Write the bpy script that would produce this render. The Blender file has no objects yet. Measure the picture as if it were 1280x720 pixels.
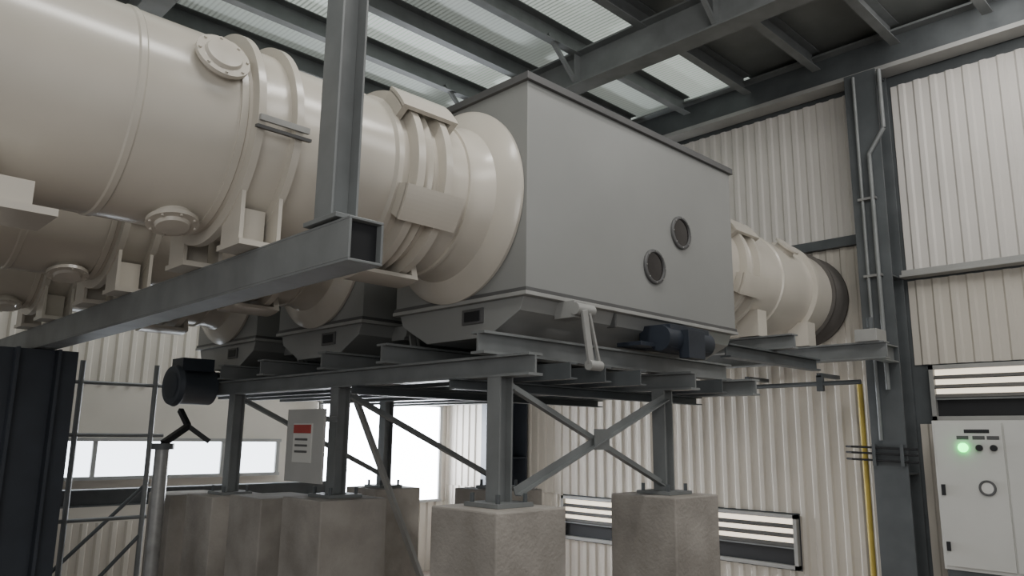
import bpy, math, random
from mathutils import Vector, Matrix
random.seed(3)
S=bpy.context.scene
# ---------------------------------------------------------------- helpers
def lin(c):
    return tuple(((v/255)/12.92 if v/255<=0.04045 else ((v/255+0.055)/1.055)**2.4) for v in c)
MATS={}
def paint(name,rgb,rough=0.5,metal=0.0,var=0.12,scale=3.0,bump=0.0,stain=None):
    m=bpy.data.materials.new(name); m.use_nodes=True
    nt=m.node_tree; b=nt.nodes['Principled BSDF']
    c=lin(rgb)
    tc=nt.nodes.new('ShaderNodeTexCoord'); n=nt.nodes.new('ShaderNodeTexNoise')
    n.inputs['Scale'].default_value=scale; n.inputs['Detail'].default_value=6
    nt.links.new(tc.outputs['Object'],n.inputs['Vector'])
    cr=nt.nodes.new('ShaderNodeValToRGB')
    lo=tuple(v*(1-var*1.6) for v in c) if stain is None else lin(stain)
    hi=tuple(min(1,v*(1+var)) for v in c)
    cr.color_ramp.elements[0].position=0.3; cr.color_ramp.elements[0].color=(*lo,1)
    cr.color_ramp.elements[1].position=0.7; cr.color_ramp.elements[1].color=(*hi,1)
    nt.links.new(n.outputs['Fac'],cr.inputs['Fac']); nt.links.new(cr.outputs['Color'],b.inputs['Base Color'])
    b.inputs['Roughness'].default_value=rough; b.inputs['Metallic'].default_value=metal
    if bump>0:
        n2=nt.nodes.new('ShaderNodeTexNoise'); n2.inputs['Scale'].default_value=scale*12; n2.inputs['Detail'].default_value=5
        nt.links.new(tc.outputs['Object'],n2.inputs['Vector'])
        bp=nt.nodes.new('ShaderNodeBump'); bp.inputs['Strength'].default_value=bump; bp.inputs['Distance'].default_value=0.02
        nt.links.new(n2.outputs['Fac'],bp.inputs['Height']); nt.links.new(bp.outputs['Normal'],b.inputs['Normal'])
    MATS[name]=m; return m
def emis(name,rgb,st,ribs=None):
    m=bpy.data.materials.new(name); m.use_nodes=True
    nt=m.node_tree; b=nt.nodes['Principled BSDF']
    c=lin(rgb); b.inputs['Base Color'].default_value=(*c,1); b.inputs['Roughness'].default_value=0.5
    b.inputs['Emission Color'].default_value=(*c,1); b.inputs['Emission Strength'].default_value=st
    if ribs:
        tc=nt.nodes.new('ShaderNodeTexCoord'); w=nt.nodes.new('ShaderNodeTexWave')
        w.bands_direction='X'; w.inputs['Scale'].default_value=ribs; w.inputs['Distortion'].default_value=0.3
        nt.links.new(tc.outputs['Object'],w.inputs['Vector'])
        cr=nt.nodes.new('ShaderNodeValToRGB')
        cr.color_ramp.elements[0].color=(*[v*0.45 for v in c],1); cr.color_ramp.elements[1].color=(*c,1)
        cr.color_ramp.elements[0].position=0.15; cr.color_ramp.elements[1].position=0.5
        nt.links.new(w.outputs['Fac'],cr.inputs['Fac']); nt.links.new(cr.outputs['Color'],b.inputs['Emission Color'])
    MATS[name]=m; return m
paint('duct_cream',(194,188,177),0.22,0,0.05,1.5)
paint('enclosure_grey',(136,137,135),0.36,0,0.04,1.2)
paint('enclosure_dark',(84,84,84),0.5,0,0.08,3)
paint('steel_grey',(120,123,123),0.5,0.1,0.10,4)
paint('steel_dark',(84,88,90),0.55,0.1,0.12,3)
paint('steel_navy',(62,67,75),0.55,0.1,0.10,3)
paint('steel_light',(154,154,151),0.5,0.1,0.08,3)
paint('black_paint_and_shade',(26,27,30),0.6,0,0.1,5)
paint('blue_black',(40,46,56),0.5,0,0.15,5)
paint('wall_cream',(197,191,180),0.6,0,0.05,0.9)
paint('wall_white',(204,200,194),0.55,0,0.04,0.8)
paint('concrete',(160,155,148),0.9,0,0.08,3,0.35,stain=(136,131,124))
paint('floor_concrete',(140,128,120),0.8,0,0.12,1,0.2)
paint('roof_metal',(118,121,119),0.4,0.2,0.1,2)
paint('yellow',(196,172,80),0.5,0,0.08,3)
paint('cabinet_grey',(200,200,195),0.4,0,0.03,2)
paint('panel_grey',(165,165,162),0.5,0,0.05,3)
paint('galv',(150,150,148),0.4,0.4,0.15,8)
paint('red',(160,60,55),0.5)
paint('white',(215,215,210),0.5,0,0.02)
paint('glass_dark',(34,31,31),0.10)
paint('rubber',(86,82,78),0.7)
emis('skylight',(200,209,201),0.72,5.0)
emis('skylight_dim',(186,194,187),0.34,5.0)
emis('daylight',(240,245,255),18)
emis('daylight_soft',(228,236,245),5)
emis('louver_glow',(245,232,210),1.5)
emis('green_lamp',(40,255,110),7)

class B:
    def __init__(s): s.v=[];s.f=[];s.m=[];s.sm=[];s.mats=[]
    def mi(s,n):
        if n not in s.mats: s.mats.append(n)
        return s.mats.index(n)
    def add(s,vs,fs,mat,sm=False):
        o=len(s.v); s.v+= [tuple(v) for v in vs]; k=s.mi(mat)
        for f in fs: s.f.append(tuple(i+o for i in f)); s.m.append(k); s.sm.append(sm)
    def hexa(s,vs,mat):
        s.add(vs,[(0,3,2,1),(4,5,6,7),(0,1,5,4),(1,2,6,5),(2,3,7,6),(3,0,4,7)],mat)
    def box(s,x0,x1,y0,y1,z0,z1,mat):
        s.hexa([(x0,y0,z0),(x1,y0,z0),(x1,y1,z0),(x0,y1,z0),(x0,y0,z1),(x1,y0,z1),(x1,y1,z1),(x0,y1,z1)],mat)
    def frame(s,p0,p1,up=(0,0,1)):
        p0=Vector(p0);p1=Vector(p1); d=(p1-p0).normalized(); u=Vector(up)
        if abs(d.dot(u))>0.98: u=Vector((1,0,0))
        a=d.cross(u).normalized(); b=a.cross(d).normalized(); return p0,p1,a,b
    def bar(s,p0,p1,w,h,mat,up=(0,0,1),oa=0,ob=0):
        p0,p1,a,b=s.frame(p0,p1,up); vs=[]
        for q in (p0,p1):
            for i,j in ((-1,-1),(1,-1),(1,1),(-1,1)): vs.append(q+a*(i*w/2+oa)+b*(j*h/2+ob))
        s.hexa(vs,mat)
    def ibeam(s,p0,p1,w,h,mat,t=0.018,up=(0,0,1)):
        s.bar(p0,p1,w,t,mat,up,0,h/2-t/2); s.bar(p0,p1,w,t,mat,up,0,-h/2+t/2); s.bar(p0,p1,t,h-2*t,mat,up)
    def channel(s,p0,p1,w,h,mat,t=0.012,up=(0,0,1)):
        s.bar(p0,p1,w,t,mat,up,0,h/2-t/2); s.bar(p0,p1,w,t,mat,up,0,-h/2+t/2); s.bar(p0,p1,t,h-2*t,mat,up,-w/2+t/2,0)
    def angle(s,p0,p1,w,mat,t=0.01,up=(0,0,1)):
        s.bar(p0,p1,w,t,mat,up,0,-w/2); s.bar(p0,p1,t,w,mat,up,-w/2,0)
    def lathe(s,prof,o,ax,mat,n=64,cap=False):
        o=Vector(o); ax=Vector(ax).normalized()
        u=Vector((0,0,1)) if abs(ax.z)<0.9 else Vector((1,0,0))
        a=ax.cross(u).normalized(); b=ax.cross(a).normalized()
        vs=[];fs=[]
        for (t,r) in prof:
            for i in range(n):
                g=2*math.pi*i/n; vs.append(o+ax*t+(a*math.cos(g)+b*math.sin(g))*r)
        for k in range(len(prof)-1):
            for i in range(n):
                j=(i+1)%n; fs.append((k*n+i,k*n+j,(k+1)*n+j,(k+1)*n+i))
        s.add(vs,fs,mat,True)
        if cap:
            s.add(vs[:n],[tuple(range(n))],mat); s.add(vs[-n:],[tuple(reversed(range(n)))],mat)
    def cyl(s,p0,p1,r,mat,n=20):
        p0=Vector(p0);p1=Vector(p1); s.lathe([(0,r),((p1-p0).length,r)],p0,p1-p0,mat,n,True)
    def path(s,pts,r,mat,n=10):
        for i in range(len(pts)-1): s.cyl(pts[i],pts[i+1],r,mat,n)
    def arcplate(s,cy,cz,x0,x1,r0,r1,a0,a1,mat,n=8):
        vs=[];fs=[]
        for i in range(n+1):
            g=a0+(a1-a0)*i/n; dy=-math.cos(g); dz=math.sin(g)
            for (x,r) in ((x0,r0),(x1,r0),(x1,r1),(x0,r1)): vs.append((x,cy+dy*r,cz+dz*r))
        for i in range(n):
            o=i*4
            for k in range(4): fs.append((o+k,o+(k+1)%4,o+4+(k+1)%4,o+4+k))
        fs.append((0,3,2,1)); fs.append((n*4,n*4+1,n*4+2,n*4+3)); s.add(vs,fs,mat)
    def obj(s,name,bevel=0.0):
        me=bpy.data.meshes.new(name); me.from_pydata(s.v,[],s.f)
        for n in s.mats: me.materials.append(MATS[n])
        for p,k,q in zip(me.polygons,s.m,s.sm): p.material_index=k; p.use_smooth=q
        me.update()
        import bmesh
        bm=bmesh.new(); bm.from_mesh(me); bmesh.ops.recalc_face_normals(bm,faces=bm.faces)
        for e in bm.edges:
            if len(e.link_faces)==2 and e.calc_face_angle(0)>math.radians(38): e.smooth=False
        bm.to_mesh(me); bm.free()
        o=bpy.data.objects.new(name,me); S.collection.objects.link(o)
        if bevel>0:
            md=o.modifiers.new('bevel','BEVEL'); md.width=bevel; md.segments=2; md.limit_method='ANGLE'; md.angle_limit=math.radians(50)
        return o
def dup(o,dx=0,dy=0,dz=0):
    c=o.copy(); c.location=(o.location[0]+dx,o.location[1]+dy,o.location[2]+dz); S.collection.objects.link(c); return c

XW=10.2; YB=12.3; FZ=-1.0; YC=4.6; PITCH=2.1; ROOF=6.95
# ---------------------------------------------------------------- shell
b=B(); b.box(-4,XW+0.3,-5,YB+0.3,FZ-0.2,FZ,'floor_concrete'); b.obj('floor')

def corrX(b,x,y0,y1,z0,z1,mat,pitch=0.2,dep=0.04):
    ys=[];y=y0
    while y<y1:
        ys+= [(y,0),(y+pitch*0.45,0),(y+pitch*0.58,dep),(y+pitch*0.87,dep)]; y+=pitch
    ys=[q for q in ys if q[0]<y1]+[(y1,0)]
    vs=[];fs=[]
    for (yy,d) in ys: vs+=[(x-d,yy,z0),(x-d,yy,z1)]
    for i in range(len(ys)-1): fs.append((2*i,2*i+2,2*i+3,2*i+1))
    b.add(vs,fs,mat)
def corrY(b,y,x0,x1,z0,z1,mat,pitch=0.2,dep=0.04):
    xs=[];x=x0
    while x<x1:
        xs+= [(x,0),(x+pitch*0.45,0),(x+pitch*0.58,dep),(x+pitch*0.87,dep)]; x+=pitch
    xs=[q for q in xs if q[0]<x1]+[(x1,0)]
    vs=[];fs=[]
    for (xx,d) in xs: vs+=[(xx,y-d,z0),(xx,y-d,z1)]
    for i in range(len(xs)-1): fs.append((2*i,2*i+2,2*i+3,2*i+1))
    b.add(vs,fs,mat)

b=B()
b.box(XW,XW+0.1,-5,YB+0.1,FZ,7.3,'steel_dark')
corrX(b,XW-0.02,-5,3.25,3.72,6.22,'wall_white',0.19,0.022)
corrX(b,XW-0.02,-5,3.25,2.52,3.58,'wall_cream',0.19,0.022)
corrX(b,XW-0.02,-5,3.25,FZ,1.8,'wall_cream',0.19,0.022)
corrX(b,XW-0.02,3.7,YB,4.3,6.3,'wall_white',0.19,0.022)
corrX(b,XW-0.02,3.7,YB,0.62,4.15,'wall_cream',0.19,0.024)
corrX(b,XW-0.02,3.7,YB,FZ,-0.12,'wall_cream',0.19,0.024)
for (ya,yb) in ((3.7,4.85),(9.1,YB)): corrX(b,XW-0.02,ya,yb,-0.12,0.62,'wall_cream',0.19,0.024)
b.obj('wall_right')
b=B()
b.box(-4,XW,YB,YB+0.1,FZ,7.3,'wall_cream')
corrY(b,YB-0.01,-4,XW,2.3,6.9,'wall_cream',0.2)
corrY(b,YB-0.01,-4,XW,FZ,0.3,'wall_cream',0.2)
b.obj('wall_back')
b=B()
b.box(XW-0.16,XW-0.05,-5,3.27,3.6,3.70,'steel_light'); b.box(XW-0.24,XW-0.16,-5,3.27,3.6,3.63,'steel_light')
b.obj('trim_1',0.004)
b=B(); b.box(XW-0.12,XW-0.05,3.75,YB,4.15,4.28,'steel_dark'); b.obj('trim_2')
def louver(name,y0,y1,z0,z1,n,mull=()):
    b=B(); t=0.05
    b.box(XW-0.10,XW-0.01,y0,y1,z1-t,z1,'steel_light'); b.box(XW-0.10,XW-0.01,y0,y1,z0,z0+t,'steel_light')
    b.box(XW-0.10,XW-0.01,y0,y0+t,z0,z1,'steel_light'); b.box(XW-0.10,XW-0.01,y1-t,y1,z0,z1,'steel_light')
    for m in mull: b.box(XW-0.11,XW-0.01,m-0.03,m+0.03,z0,z1,'steel_light')
    b.box(XW-0.03,XW-0.01,y0+t,y1-t,z0+t,z1-t,'black_paint_and_shade')
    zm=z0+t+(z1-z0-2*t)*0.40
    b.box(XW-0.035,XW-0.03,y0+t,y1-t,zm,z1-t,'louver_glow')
    h=(z1-t-zm)/n
    for i in range(n):
        z=zm+i*h
        b.hexa([(XW-0.10,y0+t,z),(XW-0.09,y0+t,z-0.01),(XW-0.09,y1-t,z-0.01),(XW-0.10,y1-t,z),
                (XW-0.06,y0+t,z+h*0.36),(XW-0.05,y0+t,z+h*0.36),(XW-0.05,y1-t,z+h*0.36),(XW-0.06,y1-t,z+h*0.36)],'enclosure_dark')
    b.box(XW-0.09,XW-0.05,y0+t,y1-t,zm-0.03,zm,'steel_grey')
    return b.obj(name)
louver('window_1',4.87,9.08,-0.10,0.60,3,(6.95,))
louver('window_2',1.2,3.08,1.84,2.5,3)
b=B()
for i in range(16):
    y=-4.3+i*1.05
    k='roof_metal'
    if i in (9,11,13): k='skylight'
    if i in (10,12,14): k='skylight_dim'
    if i in (5,7):
        b.box(-4,5.2,y,y+1.05,ROOF,ROOF+0.03,'skylight'); b.box(5.2,XW+0.2,y,y+1.05,ROOF,ROOF+0.03,k)
    else: b.box(-4,XW+0.2,y,y+1.05,ROOF,ROOF+0.03,k)
b.obj('ceiling')
b=B()
y=-4.3
while y<YB:
    b.channel((-4,y,ROOF-0.15),(XW-0.3,y,ROOF-0.15),0.12,0.28,'steel_grey'); y+=1.05
b.obj('roof_purlins')
def rafter(x,zb=6.2,mat='steel_grey'):
    b=B()
    b.ibeam((x,-5,zb+0.25),(x,YB,zb+0.25),0.28,0.48,mat,0.025)
    y=-4.3
    while y<YB:
        b.box(x-0.13,x+0.13,y-0.006,y+0.006,zb+0.04,zb+0.47,mat)
        b.bar((x-0.1,y,zb+0.05),(x-0.65,y,ROOF-0.2),0.05,0.05,mat)
        y+=2.1
    return b.obj('roof_rafter')
rafter(7.3); rafter(2.5)
b=B()
b.box(XW-0.34,XW-0.05,-5,YB,6.36,6.42,'steel_light'); b.box(XW-0.2,XW-0.17,-5,YB,6.42,6.84,'steel_dark'); b.box(XW-0.34,XW-0.05,-5,YB,6.84,6.87,'steel_grey')
b.obj('eave_girder')
def column(x0,x1,y0,y1,mat,zt=6.34):
    b=B(); t=0.025
    b.box(x0,x0+t,y0,y1,FZ,zt,mat); b.box(x1-t,x1,y0,y1,FZ,zt,mat); b.box(x0+t,x1-t,(y0+y1)/2-0.012,(y0+y1)/2+0.012,FZ,zt,mat)
    for z in (1.2,3.6,6.3): b.box(x0+t,x1-t,y0+0.01,y1-0.01,z,z+0.02,mat)
    return b.obj('wall_column',0.003)
column(9.74,10.14,3.28,3.68,'steel_dark',6.355)
column(9.6,10.1,9.9,10.6,'steel_navy',6.355)
b=B()
b.path([(9.70,3.42,2.2),(9.70,3.42,5.2),(9.70,3.22,5.5),(9.70,3.22,6.3)],0.028,'steel_grey')
b.path([(9.71,3.55,1.6),(9.71,3.55,6.3)],0.022,'steel_grey')
for z in (2.6,3.6,4.6): b.box(9.68,9.739,3.38,3.6,z,z+0.03,'galv')
b.obj('cable_conduit')
b=B(); b.path([(9.95,3.85,FZ),(9.95,3.85,2.3)],0.035,'yellow'); b.obj('yellow_conduit')
b=B()
for z in (1.35,1.43,1.5):
    b.path([(9.70,3.15,z),(9.70,3.9,z+0.02),(9.9,4.05,z+0.02)],0.014,'black_paint_and_shade')
b.box(9.68,9.735,3.3,3.34,1.3,1.55,'steel_dark'); b.box(9.68,9.735,3.62,3.66,1.3,1.55,'steel_dark')
b.obj('cable_bundle')

# ---------------------------------------------------------------- busbar ducts
def duct_left():
    b=B(); R=0.61; ZC=3.415
    A=lambda pr: b.lathe(pr,(0,YC,ZC),(1,0,0),'duct_cream',96)
    A([(-4,R),(1.16,R),(1.17,R+0.008),(1.20,R+0.008),(1.21,R),(1.72,R)])
    A([(1.72,R),(1.72,R+0.012),(1.76,R+0.012),(1.77,R),(1.79,R),(1.795,R+0.07),(1.84,R+0.07),(1.845,R+0.02),(1.90,R+0.012),(2.03,R+0.012),(2.035,R+0.07),(2.08,R+0.07),(2.085,R-0.005),(2.12,R-0.01)])
    A([(2.12,R-0.01),(2.8,R-0.01),(2.82,R+0.012),(2.86,R+0.012),(2.865,R-0.01),(2.92,R-0.01)])
    A([(2.92,R-0.01),(2.93,R+0.08),(2.99,R+0.08),(3.0,R),(3.03,R),(3.08,R+0.05),(3.13,R),(3.16,R),(3.17,R+0.08),(3.23,R+0.08),(3.24,R-0.01)])
    A([(3.24,R-0.01),(3.45,R-0.01),(3.455,R+0.008),(3.48,R+0.008),(3.485,R-0.01),(3.62,R-0.01),(3.70,R+0.02),(3.765,R+0.15),(3.80,R+0.185),(3.825,R+0.185),(3.825,R-0.1)])
    for a in (-25,42,105,165,225,277):
        g=math.radians(a)
        b.arcplate(YC,ZC,2.84,3.32,R+0.095,R+0.125,g-0.17,g+0.17,'duct_cream')
        b.arcplate(YC,ZC,2.84,2.89,R-0.03,R+0.10,g-0.17,g+0.17,'duct_cream')
        b.arcplate(YC,ZC,3.27,3.32,R-0.03,R+0.10,g-0.17,g+0.17,'duct_cream')
    b.arcplate(YC,ZC,1.80,2.11,R+0.07,R+0.095,-0.10,-0.05,'steel_light'); b.arcplate(YC,ZC,1.78,2.12,R+0.075,R+0.11,-0.17,-0.145,'enclosure_dark')
    for (x,a,rr) in ((1.60,25,0.12),(1.56,-74,0.11),(0.0,36,0.12)):
        g=math.radians(a); d=Vector((0,-math.cos(g),math.sin(g))); c=Vector((x,YC,ZC))
        b.lathe([(R-0.05,rr),(R+0.03,rr),(R+0.03,rr+0.035),(R+0.055,rr+0.035),(R+0.055,rr-0.01),(R+0.075,rr-0.02),(R+0.08,0.0)],c,d,'duct_cream',32)
        for k in range(8):
            q=2*math.pi*k/8; t=Vector((0,math.sin(g),math.cos(g)))
            pp=c+d*(R+0.05)+Vector((1,0,0))*(rr+0.018)*math.cos(q)+t*(rr+0.018)*math.sin(q)
            b.cyl(pp,pp+d*0.015,0.009,'duct_cream',6)
    for x in (1.82,2.05):
        for yy in (4.2,5.0):
            b.box(x-0.012,x+0.012,yy-0.12,yy+0.12,2.67,2.97,'duct_cream')
    for yy in (4.2,5.0): b.box(1.80,2.12,yy-0.15,yy+0.15,2.647,2.68,'duct_cream'); b.box(1.83,2.01,yy-0.01,yy+0.01,2.68,2.9,'duct_cream')
    b.box(0.25,0.76,3.92,4.2,2.60,2.72,'duct_cream'); b.box(0.2,0.86,3.88,4.25,2.565,2.60,'duct_cream'); b.box(0.3,0.6,4.15,4.9,2.60,2.9,'duct_cream')
    return b.obj('busbar_duct')
d=duct_left(); dup(d,0,PITCH); dup(d,0,2*PITCH)
ZC=3.46
def duct_right():
    b=B(); R=0.62
    A=lambda pr,m='duct_cream': b.lathe(pr,(0,YC,ZC),(1,0,0),m,80)
    A([(6.785,R-0.1),(6.785,R+0.13),(6.83,R+0.12),(6.9,R-0.02),(7.35,R-0.03)])
    A([(7.35,R-0.03),(7.36,R+0.05),(7.42,R+0.05),(7.43,R-0.02),(7.5,R+0.03),(7.56,R-0.02),(7.63,R-0.02),(7.64,R+0.05),(7.7,R+0.05),(7.71,R-0.02)])
    A([(7.71,R-0.02),(8.3,R-0.02),(8.31,R),(8.34,R),(8.35,R-0.02),(9.1,R-0.02),(9.11,R+0.04),(9.18,R+0.04),(9.19,R-0.02),(9.66,R-0.02)])
    A([(9.66,R-0.02),(9.67,R+0.02),(9.71,R+0.02)]+[(9.73+0.025*k,R-0.05+(0.035 if k%2 else 0)) for k in range(13)]+[(10.08,R+0.01),(10.12,R+0.01)],'rubber')
    for a in (-20,40,100,160,220,280):
        g=math.radians(a)
        b.arcplate(YC,ZC,7.28,7.78,R+0.055,R+0.085,g-0.17,g+0.17,'duct_cream')
        b.arcplate(YC,ZC,7.28,7.34,R-0.04,R+0.06,g-0.17,g+0.17,'duct_cream')
        b.arcplate(YC,ZC,7.72,7.78,R-0.04,R+0.06,g-0.17,g+0.17,'duct_cream')
    for x,a in ((8.75,45),):
        g=math.radians(a); dd=Vector((0,-math.cos(g),math.sin(g))); c=Vector((x,YC,ZC))
        b.lathe([(R-0.05,0.12),(R+0.03,0.12),(R+0.03,0.16),(R+0.055,0.16),(R+0.055,0.0)],c,dd,'duct_cream',28)
    for x in (7.9,9.15):
        for yy in (4.2,5.0): b.box(x-0.1,x+0.1,yy-0.13,yy+0.13,2.725,3.02,'duct_cream')
    return b.obj('busbar_duct')
d=duct_right(); dup(d,0,PITCH); dup(d,0,2*PITCH)

b=B()
w=0.20; x=2.02; z0,z1=2.42,2.645; t=0.014
b.box(x-w/2,x+w/2,3.1,11.9,z1-t,z1,'steel_grey'); b.box(x-w/2,x+w/2,3.1,11.9,z0,z0+t,'steel_grey')
b.box(x-w/2+0.0,x-w/2+t,3.1,11.9,z0+t,z1-t,'steel_grey'); b.box(x+w/2-t,x+w/2,3.1,11.9,z0+t,z1-t,'steel_grey')
b.box(x-w/2+t,x+w/2-t,3.14,3.15,z0+t,z1-t,'black_paint_and_shade')  # black plate inside the open end stands for the shade in the hollow
b.obj('duct_support_beam',0.003)
b=B()
b.ibeam((2.02,3.40,2.68),(2.02,3.40,6.3),0.17,0.16,'steel_grey',0.014)
b.box(1.9,2.14,3.2,3.52,2.655,2.68,'steel_grey'); b.box(1.9,2.5,3.33,3.47,6.14,6.22,'steel_grey')
b.obj('hanger_post',0.003)
b=B(); b.ibeam((7.9,3.7,2.64),(7.9,11,2.64),0.14,0.16,'steel_grey'); b.obj('duct_support_beam',0.003)
b=B(); b.ibeam((9.15,3.2,2.62),(9.15,11,2.62),0.16,0.2,'steel_grey'); b.ibeam((9.24,3.34,2.62),(9.73,3.34,2.62),0.12,0.2,'steel_grey'); b.obj('duct_support_beam',0.003)
b=B(); b.ibeam((6.95,4.0,2.48),(9.05,4.0,2.48),0.12,0.14,'steel_dark'); b.obj('duct_support_beam',0.003)
b=B()
b.box(9.0,9.3,3.25,3.5,2.72,2.86,'steel_light'); b.cyl((9.1,3.35,2.86),(9.1,3.35,3.0),0.04,'steel_dark'); b.obj('junction_box',0.006)
b=B()
b.path([(9.6,3.7,2.3),(9.6,9.8,2.25)],0.03,'steel_dark')
for yy in (4.2,5.2,6.4,7.8): b.box(9.57,9.63,yy-0.04,yy+0.04,2.2,2.4,'steel_dark'); b.box(9.57,XW-0.06,yy-0.03,yy+0.03,2.38,2.43,'steel_dark')
b.obj('wall_pipe')

# ---------------------------------------------------------------- enclosure
def enclosure():
    b=B()
    X0,X1,Y0,Y1=3.83,6.78,3.78,5.36
    b.box(X0,X1,Y0,Y1,2.66,4.26,'enclosure_grey')
    b.box(X0-0.03,X1+0.03,Y0-0.03,Y1+0.03,4.26,4.32,'enclosure_dark')
    b.box(X0-0.012,X1+0.012,Y0-0.012,Y1+0.012,2.63,2.66,'enclosure_dark')
    b.box(X0-0.02,X1+0.02,Y0-0.02,Y1+0.02,2.60,2.63,'steel_light')
    def pan(x0,x1,mat):
        sec=[(Y0+0.04,2.60),(Y0+0.08,2.50),(Y0+0.42,2.33),(Y1-0.42,2.33),(Y1-0.08,2.50),(Y1-0.04,2.60)]
        vs=[(x,y,z) for x in (x0,x1) for (y,z) in sec]; n=6
        fs=[tuple(range(n)),tuple(range(2*n-1,n-1,-1))]+[(i,(i+1)%n,(i+1)%n+n,i+n) for i in range(n)]
        b.add(vs,fs,mat)
    pan(X0+0.02,X1-0.02,'enclosure_grey')
    for x in (4.9,5.9): b.box(x,x+0.02,Y0+0.03,Y0+0.12,2.48,2.6,'enclosure_dark')
    b.box(X0-0.0,X0+0.03,4.28,4.46,2.46,2.54,'black_paint_and_shade')
    b.box(X0+0.005,X0+0.03,4.25,4.49,2.44,2.56,'enclosure_dark')
    for (x,z) in ((5.85,3.455),(5.42,3.065)):
        b.lathe([(0,0.155),(0.02,0.155),(0.025,0.145),(0.025,0.128),(0.008,0.125),(0.006,0.0)],(x,Y0,z),(0,-1,0),'enclosure_dark',40)
        b.lathe([(0.010,0.125),(0.012,0.0)],(x,Y0,z),(0,-1,0),'glass_dark',40)
        for k in range(8):
            q=k*math.pi/4; b.cyl((x+0.14*math.cos(q),Y0-0.02,z+0.14*math.sin(q)),(x+0.14*math.cos(q),Y0-0.032,z+0.14*math.sin(q)),0.007,'galv',6)
    b.box(4.22,4.36,3.66,3.86,2.47,2.60,'steel_light'); b.cyl((4.20,3.64,2.53),(4.40,3.64,2.53),0.045,'steel_light')
    b.bar((4.26,3.60,2.52),(4.36,3.62,2.13),0.06,0.025,'steel_light',(0,1,0)); b.bar((4.32,3.60,2.50),(4.46,3.62,2.13),0.02,0.025,'steel_light',(0,1,0))
    b.cyl((4.33,3.62,2.12),(4.47,3.62,2.12),0.038,'steel_light')
    b.box(5.35,5.95,3.58,3.90,2.34,2.54,'blue_black'); b.cyl((5.3,3.66,2.42),(6.0,3.66,2.42),0.11,'blue_black'); b.box(5.5,5.75,3.5,3.6,2.26,2.5,'blue_black')
    b.box(5.1,5.5,3.7,3.95,2.345,2.38,'blue_black')
    return b.obj('circuit_breaker_enclosure',0.004)
e=enclosure(); dup(e,0,PITCH); dup(e,0,2*PITCH)

b=B(); G='steel_grey'
PX=(3.75,5.74); PY=(3.95,6.05,8.15)
def ZPf(y): return {3.95:1.12,6.05:1.05,7.1:1.0,8.15:0.95,9.25:0.90}[y]
for y in (3.98,5.15,6.08,7.25,8.18,9.35):
    b.ibeam((3.55,y,2.245),(6.9,y,2.245),0.14,0.16,G)
for x in (3.75,5.74,6.80): b.ibeam((x,3.6,2.085),(x,9.7,2.085),0.14,0.155,G)
for x in (4.2,4.6,5.05,6.3): b.channel((x,3.65,2.07),(x,9.6,2.07),0.08,0.12,'steel_dark')
b.box(3.9,6.7,4.4,9.5,2.147,2.158,'steel_dark')
for y in (4.3,5.6): b.channel((3.6,y,1.97),(6.9,y,1.97),0.08,0.08,'steel_dark')
for x in PX:
    for y in PY:
        ZP=ZPf(y)
        b.ibeam((x,y,ZP+0.03),(x,y,2.01),0.13,0.13,G,0.014)
        b.box(x-0.17,x+0.17,y-0.17,y+0.17,ZP+0.002,ZP+0.03,G)
        for i in (-1,1):
            for j in (-1,1): b.cyl((x+i*0.13,y+j*0.13,ZP+0.002),(x+i*0.13,y+j*0.13,ZP+0.09),0.016,'steel_dark',8)
y=PY[0]
b.angle((3.83,y-0.05,1.95),(5.66,y-0.05,1.22),0.055,G); b.angle((3.83,y-0.10,1.22),(5.66,y-0.10,1.95),0.055,G)
b.box(4.66,4.84,y-0.115,y-0.105,1.50,1.66,G)
b.angle((3.83,PY[2]-0.05,1.95),(5.66,PY[2]-0.05,1.12),0.055,G)
b.angle((3.83,PY[1]-0.05,1.95),(5.66,PY[1]-0.05,1.16),0.055,G)
b.obj('support_frame',0.0)
b=B(); b.angle((4.47,6.9,2.0),(5.97,6.9,FZ),0.08,'steel_light'); b.obj('diagonal_strut')
for x in PX:
    for y in PY+((7.1,9.25) if x<4 else ()):
        b=B(); b.box(x-0.33,x+0.33,y-0.33,y+0.33,FZ,ZPf(y),'concrete'); b.obj('concrete_pedestal',0.012)

b=B(); b.box(3.30,3.32,5.55,6.15,1.2,1.8,'panel_grey'); b.box(3.29,3.30,5.72,6.02,1.36,1.68,'cabinet_grey'); b.box(3.285,3.29,5.73,6.01,1.60,1.67,'red')
for z in (1.54,1.49,1.44): b.box(3.285,3.29,5.78,5.98,z,z+0.018,'enclosure_dark')
b.box(3.32,3.67,5.95,6.0,1.7,1.75,'steel_grey'); b.obj('danger_sign')

# ---------------------------------------------------------------- left background
b=B(); b.ibeam((1.95,9.2,FZ),(1.95,9.2,2.415),0.78,0.4,'steel_navy',0.03,(1,0,0)); b.box(1.56,2.34,8.95,8.98,FZ,2.415,'steel_navy'); b.obj('steel_column')
def window_back(name,x0,x1,z0,z1,nm,mat):
    b=B(); t=0.05; y=YB-0.06
    b.box(x0,x1,y,y+0.02,z0,z1,mat)
    for zz in (z0-t,z1): b.box(x0-t,x1+t,y-0.05,y+0.05,zz,zz+t,'steel_light')
    for k in range(nm+1):
        xx=x0+(x1-x0)*k/nm; b.box(xx-0.03,xx+0.03,y-0.04,y+0.03,z0,z1,'steel_light')
    b.obj(name)
window_back('window_3',7.2,9.95,0.35,2.15,2,'daylight')
window_back('window_4',2.6,6.4,0.95,1.45,4,'daylight_soft')
b=B(); b.ibeam((2.3,11.4,0.72),(7.2,11.4,0.72),0.2,0.22,'steel_dark')
for x in (2.35,4.4,7.1): b.ibeam((x,11.4,FZ),(x,11.4,0.62),0.2,0.2,'steel_dark')
b.obj('platform_beam')
b=B()
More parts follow.
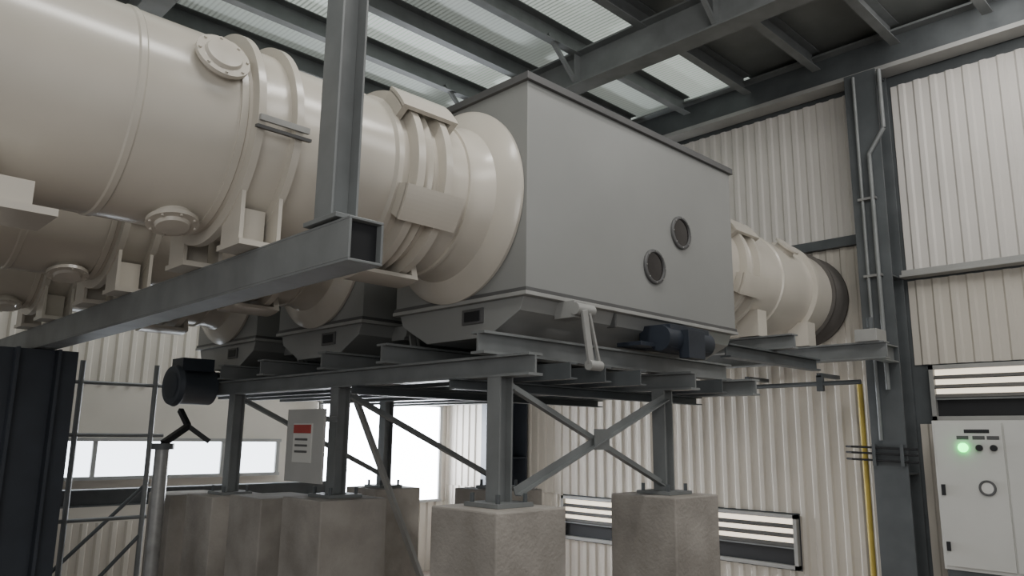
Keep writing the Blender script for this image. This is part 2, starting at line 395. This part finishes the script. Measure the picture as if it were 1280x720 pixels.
for x in (2.62,3.45): b.cyl((x,9.8,FZ),(x,9.8,2.4),0.03,'steel_grey')
for z in (2.15,1.55,0.6): b.cyl((2.3,9.8,z),(3.6,9.8,z),0.022,'steel_grey')
b.cyl((2.5,9.85,0.0),(3.5,9.85,1.0),0.022,'steel_dark'); b.cyl((2.62,9.8,-0.5),(3.45,9.8,0.4),0.022,'steel_dark')
b.obj('scaffold_frame')
b=B()
b.cyl((3.02,8.2,FZ),(3.02,8.2,1.42),0.07,'galv'); b.cyl((3.02,8.2,1.42),(3.02,8.2,1.48),0.11,'steel_dark')
b.bar((3.02,8.2,1.48),(3.3,8.3,1.66),0.06,0.06,'black_paint_and_shade'); b.bar((3.3,8.3,1.66),(3.5,8.2,1.5),0.05,0.05,'black_paint_and_shade')
b.bar((3.3,8.3,1.66),(3.28,8.5,1.83),0.05,0.05,'black_paint_and_shade')
b.obj('support_strut')
b=B()
b.lathe([(0,0.0),(0,0.21),(0.05,0.23),(0.1,0.20),(0.45,0.20),(0.45,0)],(3.2,8.62,2.10),(1,0.1,0),'steel_navy',36)
b.lathe([(-0.005,0.15),(-0.01,0)],(3.2,8.62,2.10),(1,0.1,0),'blue_black',36)
b.box(3.25,3.6,8.47,8.78,2.26,2.40,'blue_black')
b.obj('drive_motor')
b=B(); b.cyl((4.2,7.0,FZ),(4.2,7.0,0.95),0.02,'yellow'); b.obj('hose_pipe')

# ---------------------------------------------------------------- cabinet
b=B()
cx0=XW-0.48
b.box(cx0,XW-0.08,1.55,2.98,0.2,1.83,'cabinet_grey'); b.box(cx0-0.02,cx0,2.28,2.95,0.24,1.80,'cabinet_grey'); b.box(cx0-0.02,cx0,1.58,2.26,0.24,1.80,'cabinet_grey')
b.box(cx0+0.02,XW-0.08,1.57,2.96,FZ,0.2,'steel_dark')
b.lathe([(0,0.05),(0.03,0.05),(0.05,0.03),(0.055,0)],(cx0-0.02,2.67,1.53),(-1,0,0),'green_lamp',24)
for y in (2.51,2.37): b.lathe([(0,0.035),(0.03,0.035),(0.03,0)],(cx0-0.02,y,1.53),(-1,0,0),'black_paint_and_shade',16)
for y in (2.67,2.51,2.37): b.box(cx0-0.025,cx0-0.02,y-0.06,y+0.06,1.62,1.66,'enclosure_dark')
b.box(cx0-0.025,cx0-0.02,2.4,2.65,1.69,1.73,'black_paint_and_shade')
b.lathe([(0,0.085),(0.02,0.085),(0.02,0.065),(0.01,0.06),(0.01,0)],(cx0-0.02,2.47,1.1),(-1,0,0),'enclosure_dark',28)
b.lathe([(0.012,0.06),(0.014,0)],(cx0-0.02,2.47,1.1),(-1,0,0),'white',28)
b.box(cx0-0.04,cx0-0.02,2.89,2.93,1.0,1.12,'black_paint_and_shade'); b.box(cx0-0.04,cx0-0.02,2.89,2.93,0.4,0.5,'black_paint_and_shade')
b.obj('control_cabinet',0.006)

# ---------------------------------------------------------------- lights
w=bpy.data.worlds.new('World'); S.world=w; w.use_nodes=True
bg=w.node_tree.nodes['Background']; bg.inputs[0].default_value=(0.95,0.97,1,1); bg.inputs[1].default_value=0.42
def area(name,loc,tgt,sx,sy,e,col):
    l=bpy.data.lights.new(name,'AREA'); l.shape='RECTANGLE'; l.size=sx; l.size_y=sy; l.energy=e; l.color=col
    o=bpy.data.objects.new(name,l); o.location=loc; o.rotation_euler=(Vector(tgt)-Vector(loc)).to_track_quat('-Z','Y').to_euler(); S.collection.objects.link(o)
area('skylight_lamp',(2.8,2.6,6.6),(2.9,3.6,2),4,0.6,150,(1,0.98,0.94))
area('skylight_lamp',(5.5,0.0,6.5),(6.5,3.8,3),5,1.2,110,(1,0.98,0.94))
area('camera_side_fill',(-2.5,-2.5,3.2),(5,5,2.5),4,3,170,(1,0.98,0.94))  # added fill light behind the camera, no doorway modelled there
area('window_light',(8.6,12.1,1.4),(5,5,1.5),2.4,1.5,480,(0.9,0.95,1))
area('wall_wash',(8.6,1.5,6.1),(10.2,3,3),1.5,4,55,(1,0.98,0.95))
area('back_wall_fill',(5.5,10.6,6.3),(4.5,12.2,2),5,1,140,(0.93,0.97,1))  # added area light to brighten the back wall, not a fixture of the hall
area('floor_bounce_lamp',(7.8,6.5,-0.6),(9.5,6.5,2.5),3,4,40,(1,0.98,0.95))

# ---------------------------------------------------------------- camera
f=950; p=math.radians(11); a=math.radians(45.7); ro=math.radians(0.7)
h=Vector((math.cos(a),math.sin(a),0)); r=Vector((math.sin(a),-math.cos(a),0)); z=Vector((0,0,1))
fw=h*math.cos(p)+z*math.sin(p); up=z*math.cos(p)-h*math.sin(p)
R=r*math.cos(ro)+up*math.sin(ro); U=up*math.cos(ro)-r*math.sin(ro)
cd=bpy.data.cameras.new('camera'); cd.sensor_width=36; cd.lens=f/1280*36; cd.clip_start=0.05
co=bpy.data.objects.new('camera',cd); S.collection.objects.link(co)
co.matrix_world=Matrix(((R.x,U.x,-fw.x,0),(R.y,U.y,-fw.y,0),(R.z,U.z,-fw.z,1.6),(0,0,0,1)))
S.camera=co
